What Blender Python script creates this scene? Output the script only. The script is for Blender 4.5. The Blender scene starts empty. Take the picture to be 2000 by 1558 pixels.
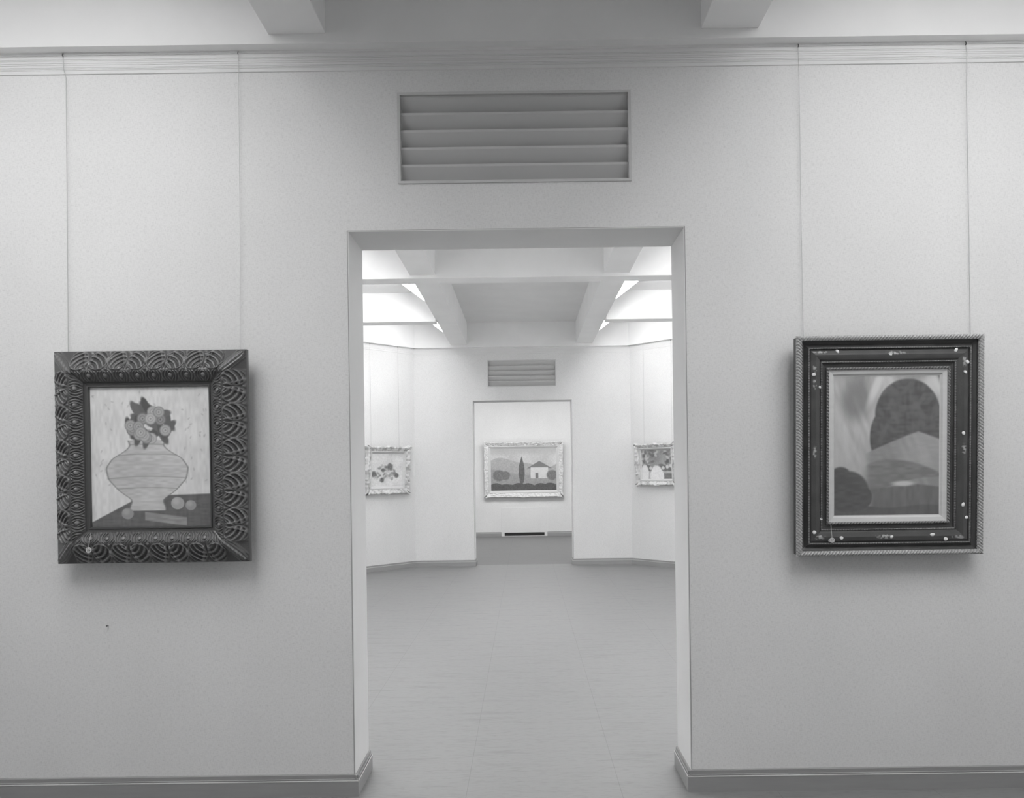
import bpy, bmesh, math, random
import numpy as np
from mathutils import Vector, Matrix

C = bpy.context.scene.collection
RNG = np.random.default_rng(7)
random.seed(7)

# ------------------------------------------------------------------ helpers
def lin(v):
    v = np.asarray(v, dtype=float) / 255.0
    return np.where(v <= 0.04045, v / 12.92, ((v + 0.055) / 1.055) ** 2.4)

def link(name, me, mat, parent=None):
    o = bpy.data.objects.new(name, me)
    C.objects.link(o)
    if mat is not None:
        me.materials.append(mat)
    if parent is not None:
        o.parent = parent
    return o

def from_bm(name, bm, mat, parent=None, smooth=False):
    bmesh.ops.recalc_face_normals(bm, faces=bm.faces)
    me = bpy.data.meshes.new(name)
    bm.to_mesh(me)
    bm.free()
    if smooth:
        for p in me.polygons:
            p.use_smooth = True
    return link(name, me, mat, parent)

def add_box(bm, x0, x1, y0, y1, z0, z1):
    vs = [bm.verts.new(p) for p in ((x0, y0, z0), (x1, y0, z0), (x1, y1, z0), (x0, y1, z0),
                                    (x0, y0, z1), (x1, y0, z1), (x1, y1, z1), (x0, y1, z1))]
    for f in ((0, 3, 2, 1), (4, 5, 6, 7), (0, 1, 5, 4), (1, 2, 6, 5), (2, 3, 7, 6), (3, 0, 4, 7)):
        bm.faces.new([vs[i] for i in f])

def boxes(name, lst, mat, parent=None, bevel=0.0):
    bm = bmesh.new()
    for b in lst:
        add_box(bm, *b)
    if bevel:
        bmesh.ops.bevel(bm, geom=list(bm.edges), offset=bevel, segments=2, affect='EDGES', profile=0.5)
    return from_bm(name, bm, mat, parent)

def add_prism(bm, prof, origin, along, out, length):
    """extrude a (outward, up) outline along a horizontal direction; prof listed as a closed loop"""
    o, a, n = Vector(origin), Vector(along), Vector(out)
    up = Vector((0, 0, 1))
    r0 = [bm.verts.new(o + n * d + up * z) for d, z in prof]
    r1 = [bm.verts.new(o + a * length + n * d + up * z) for d, z in prof]
    k = len(prof)
    for i in range(k):
        j = (i + 1) % k
        bm.faces.new((r0[i], r0[j], r1[j], r1[i]))
    bm.faces.new(r0)
    bm.faces.new(r1[::-1])

def add_tube(bm, pts, r, n=8):
    pts = [Vector(p) for p in pts]
    rings = []
    for i, p in enumerate(pts):
        d = (pts[min(i + 1, len(pts) - 1)] - pts[max(i - 1, 0)]).normalized()
        a = d.orthogonal().normalized()
        b = d.cross(a)
        rr = r[i] if isinstance(r, (list, tuple)) else r
        rings.append([bm.verts.new(p + (a * math.cos(2 * math.pi * k / n) + b * math.sin(2 * math.pi * k / n)) * rr) for k in range(n)])
    # keep rings aligned
    for i in range(len(rings) - 1):
        best = min(range(n), key=lambda s: sum((rings[i][k].co - rings[i + 1][(k + s) % n].co).length for k in range(n)))
        rings[i + 1] = rings[i + 1][best:] + rings[i + 1][:best]
        for k in range(n):
            bm.faces.new((rings[i][k], rings[i][(k + 1) % n], rings[i + 1][(k + 1) % n], rings[i + 1][k]))
    bm.faces.new(rings[0][::-1])
    bm.faces.new(rings[-1])

def struct(o):
    o['kind'] = 'structure'
    return o

def tag(o, label, cat, group=None):
    o['label'] = label
    o['category'] = cat
    if group:
        o['group'] = group
    return o

def thing(name, label, cat, loc, group=None):
    o = bpy.data.objects.new(name, None)
    o.empty_display_size = 0.1
    C.objects.link(o)
    o.location = loc
    return tag(o, label, cat, group)

# ------------------------------------------------------------------ materials
def new_mat(name, g, rough=0.9, spec=0.2):
    m = bpy.data.materials.new(name)
    m.use_nodes = True
    b = m.node_tree.nodes['Principled BSDF']
    b.inputs['Base Color'].default_value = (g, g, g, 1)
    b.inputs['Roughness'].default_value = rough
    b.inputs['Specular IOR Level'].default_value = spec
    return m, m.node_tree.nodes, m.node_tree.links, b

def grey(v):
    return (v, v, v, 1)

def noise_node(N, L, vec, scale, detail=3.0, rough=0.55):
    n = N.new('ShaderNodeTexNoise')
    n.inputs['Scale'].default_value = scale
    n.inputs['Detail'].default_value = detail
    n.inputs['Roughness'].default_value = rough
    L.new(vec, n.inputs['Vector'])
    return n

def mapped(N, L, sc):
    t = N.new('ShaderNodeTexCoord')
    m = N.new('ShaderNodeMapping')
    m.inputs['Scale'].default_value = sc
    L.new(t.outputs['Object'], m.inputs['Vector'])
    return m.outputs['Vector']

def ramp(N, L, fac, stops):
    r = N.new('ShaderNodeValToRGB')
    els = r.color_ramp.elements
    while len(els) < len(stops):
        els.new(0.5)
    for e, (p, v) in zip(els, stops):
        e.position = p
        e.color = grey(v)
    L.new(fac, r.inputs['Fac'])
    return r.outputs['Color']

def mix(N, L, a, b, fac, mode='MULTIPLY'):
    m = N.new('ShaderNodeMix')
    m.data_type = 'RGBA'
    m.blend_type = mode
    m.inputs['Factor'].default_value = fac
    L.new(a, m.inputs['A'])
    L.new(b, m.inputs['B'])
    return m.outputs['Result']

def linen(name, base):
    m, N, L, b = new_mat(name, base, 0.95, 0.08)
    a = noise_node(N, L, mapped(N, L, (48, 48, 420)), 1.0, 2.0)
    c = noise_node(N, L, mapped(N, L, (420, 420, 48)), 1.0, 2.0)
    ca = ramp(N, L, a.outputs['Fac'], [(0.28, 0.87), (0.50, 1.0)])
    cc = ramp(N, L, c.outputs['Fac'], [(0.28, 0.87), (0.50, 1.0)])
    w = mix(N, L, ca, cc, 1.0)
    d = noise_node(N, L, mapped(N, L, (1.6, 1.6, 1.1)), 1.0, 3.0)
    cd = ramp(N, L, d.outputs['Fac'], [(0.3, 0.955), (0.7, 1.0)])
    w = mix(N, L, w, cd, 1.0)
    k = N.new('ShaderNodeRGB')
    k.outputs[0].default_value = grey(base)
    w = mix(N, L, w, k.outputs[0], 1.0)
    L.new(w, b.inputs['Base Color'])
    return m

def plaster(name, base):
    m, N, L, b = new_mat(name, base, 0.9, 0.1)
    d = noise_node(N, L, mapped(N, L, (2.5, 2.5, 2.5)), 1.0, 5.0)
    L.new(ramp(N, L, d.outputs['Fac'], [(0.25, base * 0.95), (0.7, base)]), b.inputs['Base Color'])
    return m

def painted(name, base, rough=0.55, spec=0.3):
    m, N, L, b = new_mat(name, base, rough, spec)
    d = noise_node(N, L, mapped(N, L, (4, 4, 40)), 1.0, 3.0)
    L.new(ramp(N, L, d.outputs['Fac'], [(0.3, base * 0.93), (0.7, base)]), b.inputs['Base Color'])
    return m

def lino(name, base):
    m, N, L, b = new_mat(name, base, 0.48, 0.4)
    a = noise_node(N, L, mapped(N, L, (2.2, 14, 1)), 1.0, 6.0, 0.65)
    ca = ramp(N, L, a.outputs['Fac'], [(0.28, 0.80), (0.46, 0.97), (0.8, 1.0)])
    c = noise_node(N, L, mapped(N, L, (14, 55, 1)), 1.0, 4.0, 0.6)
    cc = ramp(N, L, c.outputs['Fac'], [(0.30, 0.86), (0.5, 1.0)])
    w = mix(N, L, ca, cc, 1.0)
    # sheet seams running away from the doorway, 0.84 m apart
    t = N.new('ShaderNodeTexCoord')
    s = N.new('ShaderNodeSeparateXYZ')
    L.new(t.outputs['Object'], s.inputs[0])
    ad = N.new('ShaderNodeMath'); ad.operation = 'ADD'; ad.inputs[1].default_value = 0.31 + 8.4
    dv = N.new('ShaderNodeMath'); dv.operation = 'DIVIDE'; dv.inputs[1].default_value = 0.84
    fr = N.new('ShaderNodeMath'); fr.operation = 'FRACT'
    lt = N.new('ShaderNodeMath'); lt.operation = 'LESS_THAN'; lt.inputs[1].default_value = 0.0045
    L.new(s.outputs['X'], ad.inputs[0]); L.new(ad.outputs[0], dv.inputs[0])
    L.new(dv.outputs[0], fr.inputs[0]); L.new(fr.outputs[0], lt.inputs[0])
    cs = ramp(N, L, lt.outputs[0], [(0.0, 1.0), (1.0, 0.78)])
    w = mix(N, L, w, cs, 1.0)
    k = N.new('ShaderNodeRGB')
    k.outputs[0].default_value = grey(base)
    w = mix(N, L, w, k.outputs[0], 1.0)
    L.new(w, b.inputs['Base Color'])
    return m

def vcol(name, rough, spec, bump=0.0, grain=0.0):
    """surface whose own colour is stored per vertex (carved wear, painted picture)"""
    m, N, L, b = new_mat(name, 0.5, rough, spec)
    a = N.new('ShaderNodeVertexColor')
    a.layer_name = 'Col'
    col = a.outputs['Color']
    if grain:
        n = noise_node(N, L, mapped(N, L, (260, 260, 260)), 1.0, 3.0)
        col = mix(N, L, col, ramp(N, L, n.outputs['Fac'], [(0.3, 1.0 - grain), (0.6, 1.0)]), 1.0)
    L.new(col, b.inputs['Base Color'])
    if bump:
        n = noise_node(N, L, mapped(N, L, (150, 150, 400)), 1.0, 3.0)
        bp = N.new('ShaderNodeBump')
        bp.inputs['Strength'].default_value = bump
        bp.inputs['Distance'].default_value = 0.002
        L.new(n.outputs['Fac'], bp.inputs['Height'])
        L.new(bp.outputs['Normal'], b.inputs['Normal'])
    return m

def emit(name, s):
    m = bpy.data.materials.new(name)
    m.use_nodes = True
    N, L = m.node_tree.nodes, m.node_tree.links
    N.clear()
    o = N.new('ShaderNodeOutputMaterial')
    e = N.new('ShaderNodeEmission')
    e.inputs['Strength'].default_value = s
    L.new(e.outputs[0], o.inputs[0])
    return m

M_LINEN = linen('linen wall cloth', 0.80)
M_PLASTER = plaster('white plaster', 0.86)
M_CEIL = plaster('ceiling plaster', 0.80)
M_BASE = painted('grey painted baseboard', 0.34)
M_BEAD = painted('pale baseboard bead', 0.58, 0.35)
M_RAIL = new_mat('pale painted rail', 0.78, 0.7, 0.15)[0]
M_LINING = plaster('doorway lining plaster', 0.78)
M_VENT = new_mat('grey vent paint', 0.56, 0.6, 0.2)[0]
M_VENTFRAME = new_mat('vent frame paint', 0.60, 0.6, 0.2)[0]
M_GAPSHADOW = new_mat('grey gap shadow', 0.34)[0]  # flat grey for the shadow line round the openings
M_DARK = new_mat('black slot', 0.035, 0.8)[0]
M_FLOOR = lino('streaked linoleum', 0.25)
M_FLOOR_SHADE = lino('shaded streaked linoleum', 0.17)  # same linoleum, the last room's shade put into its base colour
M_WIRE = new_mat('grey wire', 0.5, 0.5, 0.4)[0]
M_HOOK = new_mat('dark iron hook', 0.12, 0.5, 0.4)[0]
M_CARVED = vcol('dark carved gilt wood', 0.28, 0.7, 0.0, 0.25)
M_PAINT = vcol('oil paint', 0.6, 0.18, 0.35)
M_DWOOD = new_mat('dark stained frame wood', 0.08, 0.38, 0.5)[0]
M_DPANEL = vcol('dark rubbed frame panel', 0.40, 0.5, 0.0, 0.15)
M_PALEGILT = vcol('worn pale gilding', 0.5, 0.4, 0.0, 0.3)
M_CREAM = painted('cream liner', 0.66, 0.7, 0.15)
M_INLAY = new_mat('pale shell inlay', 0.85, 0.3, 0.5)[0]
M_BACK = new_mat('backing board', 0.15, 0.9)[0]
M_TAG = new_mat('white tag card', 0.62, 0.7)[0]
M_INK = new_mat('black ink', 0.05, 0.7)[0]
M_STRING = new_mat('pale string', 0.5, 0.9)[0]

# lamps of the place, plus an added ceiling fill in the near room
LAMP_A, LAMP_B, LAMP_C = 11.0, 30.0, 9.3
FILL_E, LAMP_F = 5.0, 11.5
E_FILL, E_F = emit('added ceiling fill near room', FILL_E), emit('lamp strip end of middle room', LAMP_F)
E_A, E_B, E_C = emit('lamp strip near room', LAMP_A), emit('lamp strip middle room', LAMP_B), emit('lamp strip far room', LAMP_C)

# ------------------------------------------------------------------ room dimensions (metres)
EYE = 1.744
T = 0.35                       # wall thickness
DW, DH = 0.9125, 3.058         # half width / height of the doorways
VX0, VX1, VZ0, VZ1 = -0.635, 0.631, 3.310, 3.803
SLAB = 4.49
FASC = 4.035                   # underside of the fascia / transverse beams
LONG = 4.085                   # underside of the long beams
RAIL0 = 3.925
YM = 10.12                     # middle wall
YB = 16.63                     # last wall

BASE_PROF = [(0, 0), (0.018, 0), (0.018, 0.0800), (0.013, 0.0815), (0.013, 0.0905), (0.0085, 0.093), (0.0085, 0.112), (0, 0.116)]
BEADZ = (0.0800, 0.0865)

def rail_prof():
    # board with fine horizontal mouldings
    zs = [RAIL0, RAIL0 + 0.0015]
    p = [(0, RAIL0), (0.008, RAIL0 + 0.001)]
    for a, dpt in ((0.020, .0022), (0.0275, .0022), (0.0345, .002), (0.048, .002), (0.058, .002), (0.071, .002), (0.078, .002)):
        z = RAIL0 + a
        p += [(0.008, z - 0.0012), (0.008 - dpt * 1.6, z), (0.008, z + 0.0012)]
    p += [(0.008, FASC - 0.013), (0.017, FASC - 0.0115), (0.017, FASC), (0, FASC)]
    return p
RAIL_PROF = rail_prof()

def trims(side, n, p0, p1, out, base_spans=None, rail=True, fascia=True):
    """baseboard, picture rail and fascia of one wall running p0 -> p1, out = room side"""
    p0, p1 = Vector((*p0, 0)), Vector((*p1, 0))
    a = (p1 - p0).normalized()
    Lg = (p1 - p0).length
    o = Vector((*out, 0))
    bm, bb = bmesh.new(), bmesh.new()
    for s0, s1 in (base_spans or [(0, Lg)]):
        add_prism(bm, BASE_PROF, p0 + a * s0, a, o, s1 - s0)
        add_prism(bb, [(0.017, BEADZ[0] - .001), (0.0195, BEADZ[0]), (0.0195, BEADZ[1]-.002), (0.017, BEADZ[1])], p0 + a * s0, a, o, s1 - s0)
    b = struct(from_bm('baseboard_' + side, bm, M_BASE))
    from_bm('bead', bb, M_BEAD, b)
    if rail:
        bm = bmesh.new()
        add_prism(bm, RAIL_PROF, p0, a, o, Lg)
        struct(from_bm('trim_%d' % n, bm, M_RAIL))
    if fascia:
        bm = bmesh.new()
        add_prism(bm, [(0, FASC), (0.08, FASC), (0.08, SLAB), (0, SLAB)], p0, a, o, Lg)
        struct(from_bm('trim_%d' % (n + 1), bm, M_PLASTER))

def plain_wall(name, p0, p1, out, t=0.2, z1=SLAB):
    bm = bmesh.new()
    a = Vector((p1[0] - p0[0], p1[1] - p0[1], 0))
    add_prism(bm, [(0, 0), (0, z1), (-t, z1), (-t, 0)], Vector((*p0, 0)), a.normalized(), Vector((*out, 0)), a.length)
    return struct(from_bm(name, bm, M_LINEN))

def door_wall(name, y0, y1, xw):
    return struct(boxes(name, [
        (-xw, -DW, y0, y1, 0, SLAB), (DW, xw, y0, y1, 0, SLAB),
        (-DW, DW, y0, y1, DH, VZ0), (-DW, VX0, y0, y1, VZ0, VZ1), (VX1, DW, y0, y1, VZ0, VZ1),
        (-DW, DW, y0, y1, VZ1, SLAB)], M_LINEN))

def doorway(n, y0, y1):
    """plaster lining of an opening, standing a hair proud of the linen, with its own baseboards"""
    e, t, g = 0.0035, 0.004, 0.004
    o = struct(boxes('door_%d' % n, [
        (-DW, -DW + t, y0 - e, y1 + e, 0, DH), (DW - t, DW, y0 - e, y1 + e, 0, DH),
        (-DW, DW, y0 - e, y1 + e, DH - t, DH)], M_LINING))
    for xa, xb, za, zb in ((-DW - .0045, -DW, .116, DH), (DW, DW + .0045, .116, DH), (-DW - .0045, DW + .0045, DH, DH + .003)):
        boxes('gap_shadow', [(xa, xb, y0 - .0015, y0 + .002, za, zb)], M_GAPSHADOW, o)  # thin strips painting the gap shadow between linen and lining
    bm, bb = bmesh.new(), bmesh.new()
    for sx in (-1, 1):
        x = sx * (DW - t)
        st = Vector((x, y0 - 0.017, 0))
        add_prism(bm, BASE_PROF, st, Vector((0, 1, 0)), Vector((-sx, 0, 0)), y1 - y0 + 0.034)
        add_prism(bb, [(0.017, BEADZ[0] - .001), (0.0195, BEADZ[0]), (0.0195, BEADZ[1]-.002), (0.017, BEADZ[1])],
                  st, Vector((0, 1, 0)), Vector((-sx, 0, 0)), y1 - y0 + 0.034)
    k = from_bm('baseboard', bm, M_BASE, o)
    from_bm('bead', bb, M_BEAD, k)
    return o

R2 = math.sqrt(0.5)
# near room ------------------------------------------------------------
XF = 3.2
door_wall('wall_front', 0.0, T, XF)
trims('front', 1, (-XF, 0), (XF, 0), (0, -1), [(0, XF - DW + 0.02), (XF + DW - 0.02, 2 * XF)])
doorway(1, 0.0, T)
plain_wall('wall_front_left_corner', (-XF, 0), (-4.2, -1.0), (R2, -R2))
plain_wall('wall_front_right_corner', (XF, 0), (4.2, -1.0), (-R2, -R2))
plain_wall('wall_left', (-4.2, -1.0), (-4.2, -8.0), (1, 0))
plain_wall('wall_right', (4.2, -1.0), (4.2, -8.0), (-1, 0))
plain_wall('wall_behind', (-4.2, -8.0), (4.2, -8.0), (0, 1))
# middle room ----------------------------------------------------------
XM = 2.0
door_wall('wall_middle', YM, YM + T, 4.2)
sp = [(0, XM - DW + 0.02), (XM + DW - 0.02, 2 * XM)]
trims('middle', 3, (-XM, YM), (XM, YM), (0, -1), sp)
doorway(2, YM, YM + T)
plain_wall('wall_middle_left_corner', (-XM, YM), (-4.0, YM - 2.0), (R2, -R2))
trims('middle_left_corner', 5, (-XM, YM), (-4.0, YM - 2.0), (R2, -R2))
plain_wall('wall_middle_right_corner', (XM, YM), (4.0, YM - 2.0), (-R2, -R2))
trims('middle_right_corner', 7, (XM, YM), (4.0, YM - 2.0), (-R2, -R2))
plain_wall('wall_middle_left', (-4.0, YM - 2.0), (-4.0, T), (1, 0))
trims('middle_left', 9, (-4.0, YM - 2.0), (-4.0, T), (1, 0))
plain_wall('wall_middle_right', (4.0, YM - 2.0), (4.0, T), (-1, 0))
trims('middle_right', 11, (4.0, YM - 2.0), (4.0, T), (-1, 0))
plain_wall('wall_middle_near_left', (-4.0, T + 0.005), (-XF, T + 0.005), (0, 1), 0.15)
plain_wall('wall_middle_near_right', (XF, T + 0.005), (4.0, T + 0.005), (0, 1), 0.15)
# last room ------------------------------------------------------------
plain_wall('wall_back', (-4.0, YB), (4.0, YB), (0, -1))
trims('back', 13, (-4.0, YB), (4.0, YB), (0, -1), [(0, 4.0 - 0.617), (4.0 + 0.617, 8.0)])
plain_wall('wall_back_left', (-4.0, YM + T), (-4.0, YB), (1, 0))
plain_wall('wall_back_right', (4.0, YM + T), (4.0, YB), (-1, 0))
# floors and ceilings ---------------------------------------------------
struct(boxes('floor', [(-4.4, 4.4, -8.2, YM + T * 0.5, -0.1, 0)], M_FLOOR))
struct(boxes('floor_back', [(-4.4, 4.4, YM + T * 0.5, YB + 0.2, -0.1, 0)], M_FLOOR_SHADE))
struct(boxes('ceiling', [(-4.4, 4.4, -8.2, YB + 0.2, SLAB, SLAB + 0.1)], M_CEIL))

BX0, BX1 = 1.0, 1.305
def long_beams(y0, y1):
    for s in (-1, 1):
        x0, x1 = sorted((s * BX0, s * BX1))
        struct(boxes('beam', [(x0, x1, y0, y1, LONG, SLAB)], M_PLASTER, bevel=0.004))
long_beams(-7.99, -0.08)
long_beams(T + 0.005, 4.99)
long_beams(5.26, YM - 0.08)
struct(boxes('beam', [(-4.0, 4.0, 4.99, 5.26, FASC + 0.012, SLAB)], M_PLASTER, bevel=0.004))
for s in (-1, 1):
    x0, x1 = sorted((s * BX1, s * 4.0))
    struct(boxes('beam', [(x0, x1, 7.62, 7.88, FASC + 0.012, SLAB)], M_PLASTER, bevel=0.004))
struct(boxes('beam', [(-4.2, 4.2, -4.9, -4.63, FASC + 0.012, SLAB)], M_PLASTER, bevel=0.004))

def lamp_trough(sg, y0, y1, em):
    """trough fixed to the outer face of a long beam, its diffuser turned down and out towards the walls"""
    o = bmesh.new()
    x = lambda v: sg * (BX1 + v)
    def ext(bm, poly, a, b):
        r0 = [bm.verts.new((x(px), a, pz)) for px, pz in poly]
        r1 = [bm.verts.new((x(px), b, pz)) for px, pz in poly]
        for i in range(len(poly)):
            k = (i + 1) % len(poly)
            bm.faces.new((r0[i], r0[k], r1[k], r1[i]))
        bm.faces.new(r0)
        bm.faces.new(r1[::-1])
    ext(o, [(.001, 4.215), (.045, 4.205), (.40, SLAB - .03), (.40, SLAB), (.001, SLAB)], y0, y1)
    h = struct(from_bm('ceiling_light', o, M_PLASTER))
    d = bmesh.new()
    ext(d, [(.060, 4.203), (.066, 4.197), (.392, SLAB - .046), (.386, SLAB - .042)], y0 + .03, y1 - .03)
    from_bm('diffuser', d, em, h)

def lamp_strip(x0, x1, y0, y1, em):
    o = struct(boxes('ceiling_light', [(x0, x1, y0, y1, SLAB - 0.075, SLAB)], M_PLASTER))
    boxes('diffuser', [(x0 + 0.02, x1 - 0.02, y0 + 0.03, y1 - 0.03, SLAB - 0.105, SLAB - 0.0755)], em, o)
for s in (-1, 1):
    lamp_trough(s, -3.4, -1.05, E_A)
    a, b = sorted((s * 1.75, s * 3.3))
    lamp_strip(a, b, -3.75, -1.3, E_FILL)  # unseen flat strips added to brighten the wall above the doorway
    lamp_trough(s, T + 0.3, 4.0, E_B)
    lamp_trough(s, 5.30, 6.9, E_B)
    lamp_trough(s, 7.92, YM - 0.75, E_F)
lamp_strip(-3.2, 3.2, YB - 3.7, YB - 2.4, E_C)

# ------------------------------------------------------------------ louvred vents
def make_vent(y, label):
    w, h = VX1 - VX0, VZ1 - VZ0
    cx = (VX0 + VX1) / 2
    t = thing('air_vent', label, 'vent', (cx, y, VZ0))
    f = 0.0145
    boxes('frame', [(-w / 2, w / 2, -0.008, 0.15, 0, f), (-w / 2, w / 2, -0.008, 0.15, h - f, h),
                    (-w / 2, -w / 2 + f, -0.008, 0.15, f, h - f), (w / 2 - f, w / 2, -0.008, 0.15, f, h - f)], M_VENTFRAME, t)
    boxes('backing', [(-w / 2, w / 2, 0.151, 0.17, 0, h)], M_VENT, t)
    pitch = (h - 2 * f + 0.004) / 5.0
    for k in range(5):
        zt = h - f + 0.004 - pitch * k
        bm = bmesh.new()
        th = 0.0135
        prof = [(-0.010, zt), (-0.010, zt - th), (-0.085, zt - th - 0.115), (-0.10, zt - th - 0.105), (-0.024, zt)]
        if k == 4:
            prof = [(-0.010, zt), (-0.010, zt - th), (-0.060, f + 0.0005), (-0.075, f + 0.0005), (-0.024, zt)]
        add_prism(bm, prof, Vector((-w / 2 + f + .0005, 0, 0)), Vector((1, 0, 0)), Vector((0, -1, 0)), w - 2 * f - .001)
        from_bm('slat', bm, M_VENT, t)
    return t
make_vent(0.0, 'large grey louvred air vent in the wall above the near doorway')
make_vent(YM, 'small distant louvred air vent above the far doorway, below the ceiling coffer')

# ------------------------------------------------------------------ picture building
def set_cols(me, cols):
    a = me.color_attributes.new('Col', 'FLOAT_COLOR', 'POINT')
    c = np.ones((len(cols), 4))
    c[:, 0] = c[:, 1] = c[:, 2] = cols
    a.data.foreach_set('color', c.astype(np.float32).ravel())

def frame_band(name, W, H, pts, mat, parent, step=0.004, relief=None, colour=None, flare=None, smooth=True):
    """mitred rectangular moulding. pts: (distance in from outer edge, height off the back).
    relief(s, d, L, idx) -> extra height; colour(s, d, L, rel) -> grey"""
    P = []
    for (d0, w0), (d1, w1) in zip(pts[:-1], pts[1:]):
        n = max(1, int(round(math.hypot(d1 - d0, w1 - w0) / step)))
        for i in range(n):
            P.append((d0 + (d1 - d0) * i / n, w0 + (w1 - w0) * i / n))
    P.append(pts[-1])
    P = np.array(P)
    sides = [((0, H / 2), (1, 0), (0, -1), W), ((W / 2, 0), (0, -1), (-1, 0), H),
             ((0, -H / 2), (-1, 0), (0, 1), W), ((-W / 2, 0), (0, 1), (1, 0), H)]
    V, F, K = [], [], []
    off = 0
    for k, (c, e, n, Lg) in enumerate(sides):
        ns = max(2, int(Lg / step) if (relief is not None or flare is not None) else 2)
        f = np.linspace(-1, 1, ns)
        s = f[:, None] * (Lg / 2 - P[None, :, 0])
        d = np.repeat(P[None, :, 0], ns, 0)
        w = np.repeat(P[None, :, 1], ns, 0)
        rel = relief(s, d, Lg, k) if relief is not None else np.zeros_like(s)
        w = w + rel
        dd = d
        if flare is not None:
            fl = flare(np.abs(s) / (Lg / 2), s)
            dd = d - fl * np.clip(1 - d / P[:, 0].max(), 0, 1)
        X = c[0] + e[0] * s + n[0] * dd
        Z = c[1] + e[1] * s + n[1] * dd
        V.append(np.stack([X, -w, Z], -1).reshape(-1, 3))
        np_ = len(P)
        i, j = np.meshgrid(np.arange(ns - 1), np.arange(np_ - 1), indexing='ij')
        a = off + i * np_ + j
        F.append(np.stack([a, a + 1, a + np_ + 1, a + np_], -1).reshape(-1, 4))
        if colour is not None:
            K.append(np.broadcast_to(colour(s, d, Lg, rel, k), s.shape).reshape(-1))
        off += ns * np_
    me = bpy.data.meshes.new(name)
    me.from_pydata(np.concatenate(V).tolist(), [], np.concatenate(F).tolist())
    if smooth:
        me.polygons.foreach_set('use_smooth', [True] * len(me.polygons))
    if colour is not None:
        set_cols(me, np.clip(np.concatenate(K), 0.01, 0.95))
    me.update()
    return link(name, me, mat, parent)

def vnoise(U, V, fu, fv, seed):
    r = np.random.default_rng(seed)
    n, m = int(fu) + 3, int(fv) + 3
    g = r.random((n, m))
    x, y = U * fu, V * fv
    i, j = np.clip(x.astype(int), 0, n - 2), np.clip(y.astype(int), 0, m - 2)
    a, b = x - i, y - j
    a, b = a * a * (3 - 2 * a), b * b * (3 - 2 * b)
    return (g[i, j] * (1 - a) * (1 - b) + g[i + 1, j] * a * (1 - b) + g[i, j + 1] * (1 - a) * b + g[i + 1, j + 1] * a * b) * 2 - 1

def ss(e0, e1, x):
    t = np.clip((x - e0) / (e1 - e0), 0, 1)
    return t * t * (3 - 2 * t)

def ell(U, V, cx, cy, rx, ry, soft=0.12, rot=0.0):
    du, dv = U - cx, V - cy
    c, s = math.cos(rot), math.sin(rot)
    a, b = (du * c + dv * s) / rx, (-du * s + dv * c) / ry
    return ss(1 + soft, 1 - soft, np.sqrt(a * a + b * b))

def over(img, mask, val):
    return img * (1 - mask) + val * mask

def canvas(name, w, h, y, nu, nv, painter, parent, irr):
    u, v = np.linspace(0, 1, nu), np.linspace(0, 1, nv)
    U, V = np.meshgrid(u, v, indexing='ij')
    img = painter(U, V)
    alb = np.clip(lin(np.clip(img, 20, 235)) / irr, 0.012, 0.92)
    P = np.stack([(U - 0.5) * w, np.full_like(U, -y), (V - 0.5) * h], -1).reshape(-1, 3)
    i, j = np.meshgrid(np.arange(nu - 1), np.arange(nv - 1), indexing='ij')
    a = i * nv + j
    F = np.stack([a, a + nv, a + nv + 1, a + 1], -1).reshape(-1, 4)
    me = bpy.data.meshes.new(name)
    me.from_pydata(P.tolist(), [], F.tolist())
    set_cols(me, alb.reshape(-1))
    return link(name, me, M_PAINT, parent)

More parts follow.
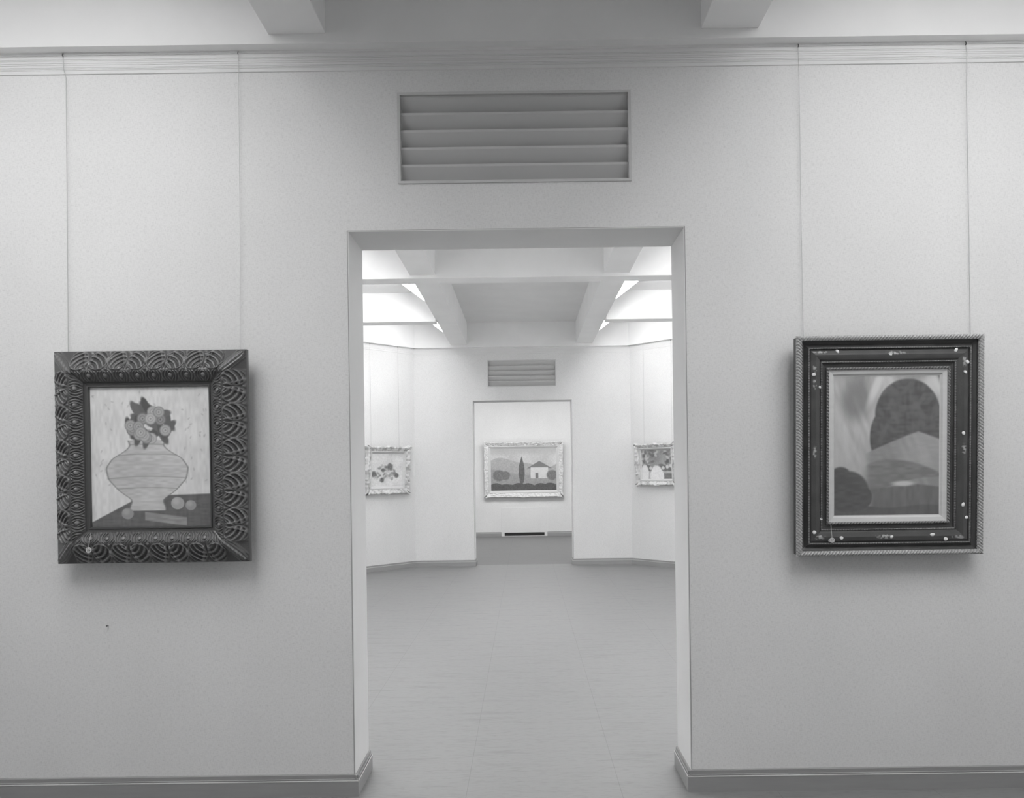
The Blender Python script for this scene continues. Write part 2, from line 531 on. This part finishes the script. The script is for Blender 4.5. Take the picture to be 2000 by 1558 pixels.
# -- invented pictures, only the spread of light and dark follows the originals
def paint_urn(U, V):
    """pale urn of dark blooms on a dark table before a light flecked ground"""
    n1, n2 = vnoise(U, V, 60, 22, 1), vnoise(U, V, 18, 90, 2)
    img = 183 + 7 * n1 + 5 * vnoise(U, V, 9, 9, 3)
    for k in range(70):
        r = np.random.default_rng(100 + k)
        x, y = r.uniform(.02, .98), r.uniform(.3, .98)
        img = over(img, 0.35 * ell(U, V, x, y, .012, .006, .5, r.uniform(0, 3)), 130)
    tab = ss(-.006, .006, (0.035 + 0.44 * np.clip(U, 0, .42) + 0.02 * (U - .42) * (U > .42)) - V)
    img = over(img, tab, 92 + 5 * n2 + 4 * n1)
    # cast of the urn body: foot, belly, shoulder, neck
    prof_v = np.array([.115, .13, .19, .26, .34, .42, .49, .54, .58, .605, .62])
    prof_r = np.array([.15, .155, .125, .24, .325, .345, .29, .185, .135, .15, .16])
    vv_ = np.linspace(.1, .63, 400)
    rr_ = np.convolve(np.pad(np.interp(vv_, prof_v, prof_r), 24, mode='edge'), np.hanning(49) / np.hanning(49).sum(), mode='valid')
    half = np.interp(V, vv_, rr_, left=0, right=0)
    d = half - np.abs(U - .47)
    body = ss(-.004, .006, d) * (V > .115) * (V < .62)
    img = over(img, body, 163 + 9 * n2 + 5 * vnoise(U, V, 12, 5, 5) + 14 * (U - .47))
    edge = np.exp(-(d / .007) ** 2) * (V > .115) * (V < .62)
    img = over(img, .75 * edge, 105)
    for vv in (.26, .34, .50, .57):
        img = over(img, .55 * body * np.exp(-((V - vv - .02 * np.cos((U - .47) * 4)) / .004) ** 2), 112)
    for k in range(26):
        r = np.random.default_rng(200 + k)
        a = r.uniform(0, 6.28)
        q = math.sqrt(r.random())
        x, y = .50 + .20 * q * math.cos(a), .75 + .155 * q * math.sin(a)
        img = over(img, ell(U, V, x, y, .07, .028, .2, r.uniform(0, 3)), r.uniform(78, 98))
    for k in range(15):
        r = np.random.default_rng(300 + k)
        a, q = r.uniform(0, 6.28), math.sqrt(r.random())
        x, y = .50 + .17 * q * math.cos(a), .74 + .13 * q * math.sin(a)
        c = r.uniform(118, 158)
        for rr, cc in ((.048, c - 22), (.040, c), (.026, c - 14), (.018, c + 8), (.008, c - 25)):
            img = over(img, ell(U, V, x, y, rr, rr * .86, .12), cc)
    # two pale fruits and a folded cloth on the table
    for x, y, rr, c in ((.72, .165, .055, 142), (.83, .150, .045, 130), (.30, .095, .05, 128)):
        img = over(img, ell(U, V, x, y, rr, rr * .8, .06), c)
        img = over(img, ell(U, V, x - rr * .25, y + rr * .25, rr * .5, rr * .4, .6), c + 14)
    cl = ss(-.004, .004, .03 - np.abs((V - .055) + .12 * (U - .62))) * ss(.44, .45, U) * ss(.80, .79, U)
    return over(img, cl, 126 + 10 * n2)

def paint_hillside(U, V):
    """dark rounded tree over grey hills, pale streaked sky, dark bush at lower left"""
    n1, n2 = vnoise(U, V, 40, 14, 11), vnoise(U, V, 14, 60, 12)
    D = (U * .7 + V * .4)
    st = vnoise(D, (V - U * .6 + .7) / 1.8, 34, 9, 13)
    img = 152 + 18 * vnoise(U, V, 4, 4, 14) + 8 * st + 4 * n1
    img = over(img, .75 * ell(U, V, .20, .82, .14, .13, .6, .6), 108 + 5 * st)
    img = over(img, .75 * ell(U, V, .40, .93, .035, .15, .6, -.5), 190)
    img = over(img, .7 * ell(U, V, .93, .93, .09, .07, .6, -.4), 182)
    # tree crown
    cr = np.maximum(ell(U, V, .70, .72, .31, .26, .04), ell(U, V, .80, .62, .26, .27, .05))
    cr = np.maximum(cr, ell(U, V, .52, .56, .18, .22, .06))
    img = over(img, cr, 88 + 6 * n2 + 5 * n1)
    for k in range(40):
        r = np.random.default_rng(400 + k)
        x, y = r.uniform(.42, .98), r.uniform(.55, .95)
        img = over(img, .35 * cr * ell(U, V, x, y, .05, .02, .5, r.uniform(-1, 1)), 104)
    # hills: three overlapping slopes
    h1 = .60 - .26 * np.abs(U - .80) - .10 * (U - .80) ** 2
    img = over(img, ss(-.01, .01, h1 - V) * ss(.28, .36, U), 126 + 16 * ss(.45, .85, U) + 5 * st + 3 * n2)
    h2 = .40 - .42 * (U - .52) ** 2 - .18 * np.clip(.42 - U, 0, 1)
    img = over(img, ss(-.012, .012, h2 - V) * ss(.27, .36, U), 112 + 6 * n2)
    h3 = .27 - .35 * (U - .95) ** 2
    img = over(img, ss(-.008, .008, h3 - V) * ss(.2, .3, U), 128 + 5 * st)
    img = over(img, ss(.01, -.01, V - (.225 - .10 * np.abs(U - .75))) * ss(.3, .4, U), 101 + 5 * n1)
    img = over(img, ell(U, V, .66, .225, .10, .018, .5), 168)
    # foreground and bush
    img = over(img, ss(.008, -.008, V - .062 - .01 * np.sin(U * 9)), 90 + 4 * n1)
    b = np.maximum(ell(U, V, .13, .17, .20, .15, .08), ell(U, V, .06, .25, .12, .10, .1))
    b = np.maximum(b, ell(U, V, .25, .13, .11, .09, .08))
    return over(img, b, 84 + 5 * n2)

def paint_village(U, V):
    """grey valley with a pale farmhouse, a dark poplar and a dark hedge in front"""
    n = vnoise(U, V, 80, 50, 21)
    img = 172 + 7 * n + 10 * vnoise(U, V, 6, 4, 22)
    img = over(img, .6 * ss(.80, .98, V), 150)
    h1 = .66 + .10 * np.sin(U * 5.2 + .6) + .03 * np.sin(U * 13)
    img = over(img, ss(.01, -.01, V - h1), 150 + 8 * n)
    h2 = .46 + .09 * np.sin(U * 4.1 + 2.4)
    img = over(img, ss(.01, -.01, V - h2), 138 + 8 * n)
    roof = ss(-.004, .004, .70 - np.abs(U - .74) * .9 - V) * ss(.52, .53, V)
    img = over(img, roof, 112)
    img = over(img, ss(.135, .13, np.abs(U - .74)) * ss(.28, .29, V) * ss(.555, .545, V), 184 + 5 * n)
    img = over(img, ss(.025, .02, np.abs(U - .70)) * ss(.28, .29, V) * ss(.42, .41, V), 110)
    for x, r in ((.12, .09), (.22, .07), (.93, .08)):
        img = over(img, ell(U, V, x, .36, r, r * 1.5, .15), 108 + 10 * n)
    pop = ss(-.004, .006, np.interp(V, [.14, .2, .4, .6, .82], [.012, .03, .048, .04, .0]) - np.abs(U - .47)) * (V > .13)
    img = over(img, pop, 92 + 8 * n)
    hed = .12 + .03 * np.abs(np.sin(U * 19)) + .03 * np.abs(np.sin(U * 8 + 1))
    return over(img, ss(.01, -.01, V - hed), 84 + 8 * n)

def paint_sprigs(U, V):
    """loose sprigs of dark flowers on a pale ground"""
    n = vnoise(U, V, 40, 40, 31)
    img = 182 + 8 * n + 8 * vnoise(U, V, 5, 5, 32)
    for k in range(60):
        r = np.random.default_rng(500 + k)
        a, q = r.uniform(0, 6.28), math.sqrt(r.random())
        x, y = .48 + .36 * q * math.cos(a), .46 + .24 * q * math.sin(a) - .15 * abs(q * math.cos(a)) ** 2
        img = over(img, .8 * ell(U, V, x, y, r.uniform(.03, .06), r.uniform(.02, .04), .5, r.uniform(0, 3)), r.uniform(96, 165))
    for x, y, rr in ((.06, .38, .09), (.33, .2, .07), (.80, .33, .07), (.58, .6, .09), (.36, .5, .06)):
        img = over(img, ell(U, V, x, y, rr, rr, .4), 98 + 14 * n)
    return img

def paint_grove(U, V):
    """white blossom bushes before a grey slope and dark leaves"""
    n = vnoise(U, V, 40, 40, 41)
    img = 128 + 6 * n + 10 * vnoise(U, V, 4, 4, 42)
    for k in range(60):
        r = np.random.default_rng(600 + k)
        x, y = r.uniform(0, 1), r.uniform(.55, 1.0)
        if (x - .6) ** 2 + (y - .62) ** 2 < .05:
            continue
        img = over(img, .8 * ell(U, V, x, y, .07, .04, .4, r.uniform(0, 3)), r.choice([88, 96, 110, 165]))
    img = over(img, ss(.03, -.03, V - .46 - .05 * np.sin(U * 12)), 100 + 10 * n)
    for x in (.3, .42, .72, .86, .97):
        img = over(img, ell(U, V, x, .40 + .05 * math.sin(x * 40), .05, .06, .3), 172)
    img = over(img, ss(.02, -.02, V - .27), 150 + 6 * n)
    img = over(img, ss(.2, .18, V) * ss(.55, .57, U), 105 + 10 * n)
    for x, y, a, b in ((.1, .2, .13, .3), (.5, .18, .2, .28), (.42, .1, .16, .2), (.62, .1, .12, .2)):
        img = over(img, ell(U, V, x, y, a, b, .15), 190 + 8 * n)
    return img

# -- picture 1: dark carved frame, reverse profile ----------------------
def carved_relief(s, d, L, k):
    Bw = 0.108
    run = L - 0.21
    n = max(1, round(run / 0.195))
    P = run / n
    x = (s + run / 2) / P
    x = (x - np.floor(x) - 0.5) * P
    ax = np.abs(x)
    y = Bw - d
    q = np.hypot((ax - P * .255) / (P * .235), (y - .053) / .052)
    env = ss(1.02, .86, q)
    r = np.hypot(ax - .006, y + .004)
    ribs = .5 + .5 * np.cos(2 * np.pi * (r - .01) / .0235)
    h = .0135 * env * ribs ** 1.3 * (.55 + .45 * ss(.0, .03, y))
    h += .009 * np.exp(-((q - 1.0) / .075) ** 2)
    h += .010 * np.exp(-((ax - .006 - .10 * y - 2.2 * y * y) / .0055) ** 2) * ss(.0, .02, y) * ss(.106, .085, y)
    h += .011 * np.exp(-((P / 2 - ax) / .0075) ** 2) * (.6 + .4 * np.cos(2 * np.pi * (y) / .05))
    h += .008 * np.exp(-(ax / .010) ** 2 - ((y - .10) / .012) ** 2)
    h = h * ss(0, .012, run / 2 - np.abs(s)) * ss(0, .006, d) * ss(Bw + .001, Bw - .005, d)
    m = L / 2 - d - np.abs(s)
    return h + .007 * np.exp(-((m - .036) / .006) ** 2) * ss(.0, .01, d) * ss(.112, .100, d)

def bead_relief(s, d, L, k):
    b0, b1 = .112, .168
    n = max(1, round((L - .42) / .088))
    P = (L - .42) / n
    x = (s + L / 2) / P
    x = (x - np.floor(x) - .5) * P
    t = (d - b0) / (b1 - b0)
    env = ss(0, .12, t) * ss(1, .88, t)
    curve = .014 * (t - .5) ** 2 * 4 * np.sign(x)
    ribs = .5 + .5 * np.cos(2 * np.pi * (x + curve) / (P / 6.0))
    rr = np.hypot(x, (t - .45) * (b1 - b0))
    h = .008 * env * ribs * ss(.011, .018, rr)
    h += np.sqrt(np.clip(.0125 ** 2 - rr ** 2, 0, None)) * .95
    return h * ss(.0, .02, L / 2 - d - np.abs(s))

def carved_all(s, d, L, k):
    return np.where(d <= .110, carved_relief(s, d, L, k), bead_relief(s, d, L, k) * (d < .17))

def carved_col(s, d, L, rel, k):
    return 0.085 + 0.20 * ss(.004, .013, rel) * (.5 + .5 * np.abs(np.sin(s * 57.3) * np.cos(d * 91)))

def lean_picture(name, label, loc, W, H, tilt, rz=0.0):
    t = thing(name, label, 'framed picture', loc)
    t.rotation_euler = (tilt, 0, rz)
    return t

def child_up(o, H):
    o.location.z += H / 2
    return o

def backing(t, W, H, dep, ins=0.012):
    return boxes('backing_board', [(-W / 2 + ins, W / 2 - ins, -dep, 0.0, ins, H - ins)], M_BACK, t)

LEFT_W, LEFT_H, LEFT_T = 1.015, 1.121, math.radians(0.6)
LEFT_BASE = (-1.938, -0.072, 1.286)
p1 = lean_picture('framed_picture', 'dark deeply carved frame around a pale-grounded picture, left of the near doorway',
                  LEFT_BASE, LEFT_W, LEFT_H, LEFT_T)
f1 = child_up(frame_band('frame', LEFT_W, LEFT_H, [(0, 0), (0, .030), (.108, .098), (.112, .098), (.168, .066)], M_CARVED, p1,
           .0028, carved_all, carved_col), LEFT_H)
child_up(frame_band('sight_edge', LEFT_W - .334, LEFT_H - .334, [(0, .066), (.004, .058), (.016, .056), (.018, .062), (.024, .062), (.028, .046)],
           M_DWOOD, p1, .004, smooth=False), LEFT_H)
CW, CH = LEFT_W - .334 - .052, LEFT_H - .334 - .052
child_up(canvas('canvas', CW, CH, .047, 236, 276, paint_urn, p1, .64), LEFT_H)
backing(p1, LEFT_W, LEFT_H, .028)

def corner_leaf(sx, sz):
    # tapered leaf rolled over the mitre, from the outer corner up to the ridge
    na, nr = 30, 18
    V, F, K = [], [], []
    for i in range(na):
        a = i / (na - 1)
        dd = .014 + .110 * a
        w0 = np.interp(dd, [0, .108, .124], [.026, .092, .086])
        half = (.030 - .008 * a) * min(1, .45 + a * 2.5) * (1 if a < .86 else max(.15, 1 - ((a - .86) / .14) ** 2))
        for j in range(nr):
            b = -1 + 2 * j / (nr - 1)
            hgt = .026 * math.sqrt(max(0, 1 - b * b)) + .004 * math.cos(b * 9) * (1 - b * b)
            u, v = dd + half * b * R2, dd - half * b * R2
            V.append((sx * (LEFT_W / 2 - u), -(w0 + hgt - .010), sz * (LEFT_H / 2 - v)))
            K.append(.10 + .18 * max(0, 1 - abs(b) * 1.6) * (.6 + .4 * math.sin(a * 40 + b * 7)))
    for i in range(na - 1):
        for j in range(nr - 1):
            q = (i * nr + j, i * nr + j + 1, (i + 1) * nr + j + 1, (i + 1) * nr + j)
            F.append(q if sx * sz > 0 else q[::-1])
    me = bpy.data.meshes.new('corner_leaf')
    me.from_pydata(V, [], F)
    set_cols(me, np.array(K))
    me.polygons.foreach_set('use_smooth', [True] * len(F))
    link('corner_leaf', me, M_CARVED, f1)
for sx in (-1, 1):
    for sz in (-1, 1):
        corner_leaf(sx, sz)

# -- picture 2: dark frame with pale edges, inlay and cream liner --------
RW, RH, RT = 0.985, 1.164, math.radians(2.0)
R_BASE = (1.960, -0.030, 1.274)
p2 = lean_picture('framed_picture', 'dark frame dotted with pale inlay around a cream liner, right of the near doorway',
                  R_BASE, RW, RH, RT)

def twist_relief(s, d, L, k):
    return .0030 * np.cos(2 * np.pi * (s + .9 * d) / .0165) + .0025 * np.cos(2 * np.pi * (s - 1.6 * d) / .0117)

def worn(s, d, L, rel, k):
    return .26 + .42 * ss(-.004, .003, rel)

def string_relief(s, d, L, k):
    return .0022 * np.cos(2 * np.pi * s / .0085)

def string_col(s, d, L, rel, k):
    return .10 + .22 * ss(-.001, .002, rel)

def flat_relief(s, d, L, k):
    return np.zeros_like(s)

# rubbed, flaked gilding on the dark panel: side, place along it, distance in, spread
RUBS = [(0, .03, .088, .060, .010), (0, -.36, .080, .05, .006), (1, -.44, .092, .030, .012), (1, .02, .092, .030, .012), (2, .02, .094, .050, .012), (2, -.37, .088, .04, .010),
        (2, .37, .094, .035, .012), (3, .41, .092, .034, .011), (3, -.03, .092, .034, .012), (3, .33, .092, .03, .010)]
def rubbed(s, d, L, rel, k):
    r = np.random.default_rng(50 + k).random(s.shape)
    n = vnoise(np.clip(s / L + .5, 0, 1), np.clip(d / .17, 0, 1), L / .008, 22, 60 + k)
    n2 = vnoise(np.clip(s / L + .5, 0, 1), np.clip(d / .17, 0, 1), L / .05, 4, 70 + k)
    m = np.zeros_like(s)
    for kk, s0, d0, ws, wd in RUBS:
        if kk == k:
            m = np.maximum(m, np.exp(-((s - s0) / ws) ** 2 - ((d - d0) / wd) ** 2))
    return .075 + .012 * n2 + .03 * np.exp(-((d - .098) / .010) ** 2) * (k == 0) + .45 * ss(.25, .75, m * (.75 + .8 * n)) * (.6 + .4 * r)

child_up(frame_band('outer_edging', RW, RH, [(0, .050), (.002, .070), (.012, .078), (.026, .072), (.028, .058)], M_PALEGILT, p2,
                    .004, twist_relief, worn), RH)
child_up(frame_band('frame', RW - .012, RH - .012, [(0, 0), (0, .052), (.022, .056), (.024, .048), (.040, .040), (.052, .052), (.056, .058), (.062, .058), (.066, .050),
                    (.074, .056), (.095, .060), (.118, .052), (.128, .042), (.137, .042), (.140, .034), (.158, .030), (.166, .040)],
                    M_DPANEL, p2, .0032, flat_relief, rubbed, smooth=False), RH)
for dd, hh in ((.062, .061), (.134, .046)):
    child_up(frame_band('bead_string', RW - 2 * dd, RH - 2 * dd, [(0, hh - .004), (.001, hh), (.004, hh + .001), (.007, hh), (.008, hh - .004)],
                        M_CARVED, p2, .0022, string_relief, string_col), RH)
child_up(frame_band('inner_lip', RW - .332, RH - .332, [(0, .036), (.001, .046), (.006, .050), (.012, .046), (.014, .034)], M_PALEGILT, p2,
                    .0035, twist_relief, lambda s, d, L, r, k: .12 + .32 * ss(-.004, .005, r)), RH)
LW, LH = RW - .332 - .024, RH - .332 - .024
child_up(frame_band('liner', LW, LH, [(0, .040), (.022, .036), (.030, .026), (.036, .025)], M_CREAM, p2, .01, smooth=False), RH)
child_up(canvas('canvas', LW - .070, LH - .070, .026, 200, 270, paint_hillside, p2, .66), RH)
backing(p2, RW, RH, .024)

def inlay(u, v, r, q):
    """small pale pebble-shaped chip set into the dark panel (u, v measured from the frame centre)"""
    bm = bmesh.new()
    bmesh.ops.create_icosphere(bm, subdivisions=2, radius=1.0)
    rr = random.Random(q)
    e, rot = rr.uniform(.75, 1.3), rr.uniform(0, 3)
    for w in bm.verts:
        x, z = w.co.x * r * e * (1 + .2 * w.co.z), w.co.z * r / e
        w.co = Vector((x * math.cos(rot) - z * math.sin(rot), w.co.y * .0035, x * math.sin(rot) + z * math.cos(rot)))
    d = min(RW / 2 - abs(u), RH / 2 - abs(v))
    for _ in range(2):
        push = max(.083 - d, 0) - max(d - .115, 0)
        if RW / 2 - abs(u) < RH / 2 - abs(v):
            u -= math.copysign(push, u)
        else:
            v -= math.copysign(push, v)
        d = min(RW / 2 - abs(u), RH / 2 - abs(v))
    hh = np.interp(d - .006, [.066, .074, .095, .118, .128], [.050, .056, .060, .052, .042])
    o = from_bm('inlay', bm, M_INLAY, p2, True)
    o.location = (u, -hh - .002, v + RH / 2)

def inl(zx, zy):
    # position within the frame, from its outer corners
    return ((zx - 100) / 1145.0 - .5) * RW, (.5 - (zy - 82) / 1335.0) * RH
for q, (zx, zy, r) in enumerate(((352, 177, .0085), (1078, 155, .009), (676, 200, .0055), (207, 315, .0085), (237, 391, .0065),
                                 (1168, 250, .009), (1134, 310, .008), (1125, 680, .0085), (1125, 1112, .009), (1162, 1192, .008),
                                 (240, 1192, .0065), (210, 1270, .009), (377, 1307, .009), (308, 1339, .008), (686, 1303, .007),
                                 (938, 1294, .0095), (1021, 1330, .0095))):
    u, v = inl(zx, zy)
    inlay(u, v, r * 1.15, q)
# -- far pictures: pale swept frames -------------------------------------
def swept(L0):
    def f(fr, s):
        return .030 * np.exp(-((1 - fr) / .10) ** 2) + .020 * np.exp(-(fr / .09) ** 2) + .008 * np.exp(-((fr - .5) / .05) ** 2) + .0035 * np.cos(s * 90)
    return f

def scroll(s, d, L, k):
    a, b = np.clip(s / L + .5, 0, 1), np.clip(d / .12, 0, 1)
    return .011 * vnoise(a, b, L / .034, 4, 80 + k) + .007 * vnoise(a, b, L / .017, 8, 90 + k)

def pale_col(lo, hi):
    def f(s, d, L, rel, k):
        return lo + (hi - lo) * ss(-.012, .008, rel)
    return f

def far_picture(label, loc, W, H, tilt, rz, bw, painter, nu, nv, lo, hi, irr, edge=None):
    t = lean_picture('framed_picture', label, loc, W, H, tilt, rz)
    child_up(frame_band('frame', W, H, [(0, .0), (0, .095), (.012, .105), (bw * .62, .060)], M_PALEGILT, t, .012, scroll, pale_col(lo, hi), swept(W)), H)
    i = bw * .60
    child_up(frame_band('liner', W - 2 * i, H - 2 * i, [(0, .060), (.006, .066), (.02, .066), (.026, .056), (bw * .40 - .012, .040), (bw * .4, .030)], M_CREAM, t, .02, smooth=False), H)
    child_up(canvas('canvas', W - 2 * bw + .006, H - 2 * bw + .006, .031, nu, nv, painter, t, irr), H)
    backing(t, W, H, .026, .03)
    return t

d3 = 0.0137
far_picture('wide pale ornate frame around a picture on the last wall, seen through the far doorway',
            (.0, YB - .012, 1.06), 2.10, 1.47, math.radians(4.5), 0.0, .175, paint_village, 170, 112, .68, .82, .70)
far_picture('small pale ornate frame on the angled wall left of the far doorway',
            (-2.472 + .012, 9.648 - .012, 1.385), .90, .83, math.radians(4.5), math.radians(45), .125, paint_sprigs, 90, 90, .45, .80, .66)
far_picture('small pale ornate frame on the angled wall right of the far doorway',
            (2.437 - .012, 9.683 - .012, 1.475), .84, .73, math.radians(4.5), math.radians(-45), .105, paint_grove, 90, 90, .48, .80, .66)

# ------------------------------------------------------------------ hanging wires
def wire(label, pts, group=None, r=.0021):
    t = thing('hanging_wire', label, 'wire', pts[0], group)
    o = Vector(pts[0])
    bm = bmesh.new()
    loc = [Vector(p) - o for p in pts]
    add_tube(bm, loc, r, 6)
    from_bm('wire', bm, M_WIRE, t)
    bm = bmesh.new()
    n = Vector(pts[0])
    add_tube(bm, [loc[0] + Vector((0, .0, .012)), loc[0] + Vector((0, -.004, .006)), loc[0] + Vector((0, -.006, -.001)), loc[0] + Vector((0, -.001, -.006))], r * 1.7, 6)
    from_bm('hook', bm, M_HOOK, t)
    return t
ZT = FASC - .017
wire('left one of the two wires holding the dark carved frame', [(-2.432, -.021, ZT), (-2.43, -.0215, 3.95), (-2.418, -.020, 3.90), (-2.423, -.02, 2.9), (-2.428, -.018, 2.2)], 'picture wires', .0019)
wire('right one of the two wires holding the dark carved frame', [(-1.487, -.021, ZT), (-1.485, -.0215, 3.92), (-1.490, -.02, 3.0), (-1.502, -.018, 2.2)], 'picture wires', .0013)
wire('left one of the two wires holding the inlaid frame', [(1.536, -.021, ZT), (1.538, -.0215, 3.92), (1.541, -.019, 3.0), (1.547, -.014, 2.3)], 'picture wires', .0015)
wire('right one of the two wires holding the inlaid frame', [(2.440, -.021, ZT), (2.447, -.0215, 3.97), (2.442, -.021, 3.75), (2.446, -.019, 3.0), (2.449, -.014, 2.3)], 'picture wires', .0020)

def far_wires(cx, cy, ax, half, zb, who, names):
    nx, ny = (R2, -R2) if ax[0] < 0 else (-R2, -R2)
    for s, nm in zip((-1, 1), names):
        x, y = cx + ax[0] * half * s + nx * .024, cy + ax[1] * half * s + ny * .024
        wire('%s wire of the small frame on the angled %s wall beyond the doorway' % (nm, who), [(x, y, ZT), (x, y, 3.0), (x, y, zb)], 'picture wires', .0018)
far_wires(-2.472, 9.648, (-R2, -R2), .30, 2.0, 'left', ('inner', 'outer'))
far_wires(2.437, 9.683, (R2, -R2), .30, 2.0, 'right', ('inner', 'outer'))

# ------------------------------------------------------------------ numbered tags
def number_tag(label, txt, loc, r, length, parent_tilt, dx):
    t = thing('number_tag', label, 'tag', loc)
    t.rotation_euler = (parent_tilt, 0, 0)
    bm = bmesh.new()
    bmesh.ops.create_cone(bm, cap_ends=True, segments=28, radius1=r, radius2=r, depth=.0016)
    bmesh.ops.rotate(bm, verts=bm.verts, matrix=Matrix.Rotation(math.pi / 2, 3, 'X'))
    from_bm('disc', bm, M_TAG, t)
    bm = bmesh.new()
    bmesh.ops.create_cone(bm, cap_ends=False, segments=28, radius1=r * 1.04, radius2=r * 1.04, depth=.0026)
    bmesh.ops.rotate(bm, verts=bm.verts, matrix=Matrix.Rotation(math.pi / 2, 3, 'X'))
    from_bm('rim', bm, M_WIRE, t)
    bm = bmesh.new()
    add_tube(bm, [(0, 0, r * .95), (dx * .4, .001, r + length * .4), (dx, .006, r + length)], .0013, 6)
    from_bm('string', bm, M_STRING, t)
    cu = bpy.data.curves.new('numeral', 'FONT')
    cu.body = txt
    cu.size = r * 1.25
    cu.align_x = 'CENTER'
    cu.align_y = 'CENTER'
    cu.extrude = .0003
    tmp = bpy.data.objects.new('numeral_curve', cu)
    C.objects.link(tmp)
    me = bpy.data.meshes.new_from_object(tmp.evaluated_get(bpy.context.evaluated_depsgraph_get()))
    bpy.data.objects.remove(tmp)
    o = link('numeral', me, M_INK, t)
    o.rotation_euler = (math.pi / 2, 0, 0)
    o.location = (0, -.0014, 0)
    return t

def on_plane(base, tilt, u, v, w):
    """world point at (u, v) on a leaning picture, w out from its back"""
    return (base[0] + u, base[1] - math.sin(tilt) * v - math.cos(tilt) * w, base[2] + math.cos(tilt) * v - math.sin(tilt) * w)
number_tag('round white tag marked 26 on the lower left of the dark carved frame', '26',
           on_plane(LEFT_BASE, LEFT_T, -.300, .080, .110), .0148, .073, LEFT_T, .010)
number_tag('round white tag marked 17 hanging by string on the inlaid frame', '17',
           on_plane(R_BASE, RT, -.310, .0870, .0745), .0135, .068, RT, -.004)

# ------------------------------------------------------------------ small fittings
bm = bmesh.new()
add_tube(bm, [(0, 0.002, 0), (0, -.012, .002), (0, -.016, .0025)], [.0022, .0022, .0048], 10)
nl = tag(from_bm('nail', bm, M_HOOK), 'small dark nail in the linen wall below the dark carved frame', 'nail')
nl.location = (-2.240, 0, .935)

# radiator cover under the last picture
t = thing('heater_panel', 'plain white wall panel with a black floor slot under the farthest picture', 'panel', (0, YB, 0))
boxes('panel', [(-.617, .617, -.014, -.001, .098, .781)], M_LINEN, t, .004)
for xa, xb in ((-.640, -.618), (.618, .640)):
    boxes('edge_strip', [(xa, xb, -.008, -.001, .098, .785)], M_RAIL, t)
for xa, xb in ((-.617, -.537), (.541, .617)):
    boxes('foot', [(xa, xb, -.014, -.001, 0, .0975)], M_LINEN, t)
boxes('slot', [(-.536, .540, -.010, -.001, .012, .0975)], M_DARK, t)
boxes('sill', [(-.536, .540, -.014, -.001, 0, .0115)], M_LINEN, t)

# ------------------------------------------------------------------ world, camera, view
w = bpy.data.worlds.new('World')
bpy.context.scene.world = w
w.use_nodes = True
w.node_tree.nodes['Background'].inputs['Color'].default_value = (0, 0, 0, 1)

cam = bpy.data.cameras.new('Camera')
co = bpy.data.objects.new('Camera', cam)
C.objects.link(co)
cam.sensor_width = 36.0
cam.lens = 36.0 * 1512.0 / 2000.0
cam.shift_x = -(1025.0 - 1000.0) / 2000.0
cam.shift_y = (920.0 - 779.0) / 2000.0
cam.clip_start = 0.05
cam.clip_end = 100
co.matrix_world = Matrix.Translation((0.0306, -4.2, EYE)) @ Matrix.Rotation(math.pi / 2, 4, 'X') @ Matrix.Rotation(-0.0132, 4, 'Z')
sc = bpy.context.scene
sc.camera = co
vs = sc.view_settings
vs.view_transform = 'Standard'
vs.look = 'None'
vs.gamma = 1.0
vs.exposure = 0.0
vs.use_curve_mapping = False
sc.cycles.max_bounces = 10
sc.cycles.diffuse_bounces = 8
sc.cycles.glossy_bounces = 4
sc.cycles.use_denoising = True
sc.cycles.sample_clamp_indirect = 8.0
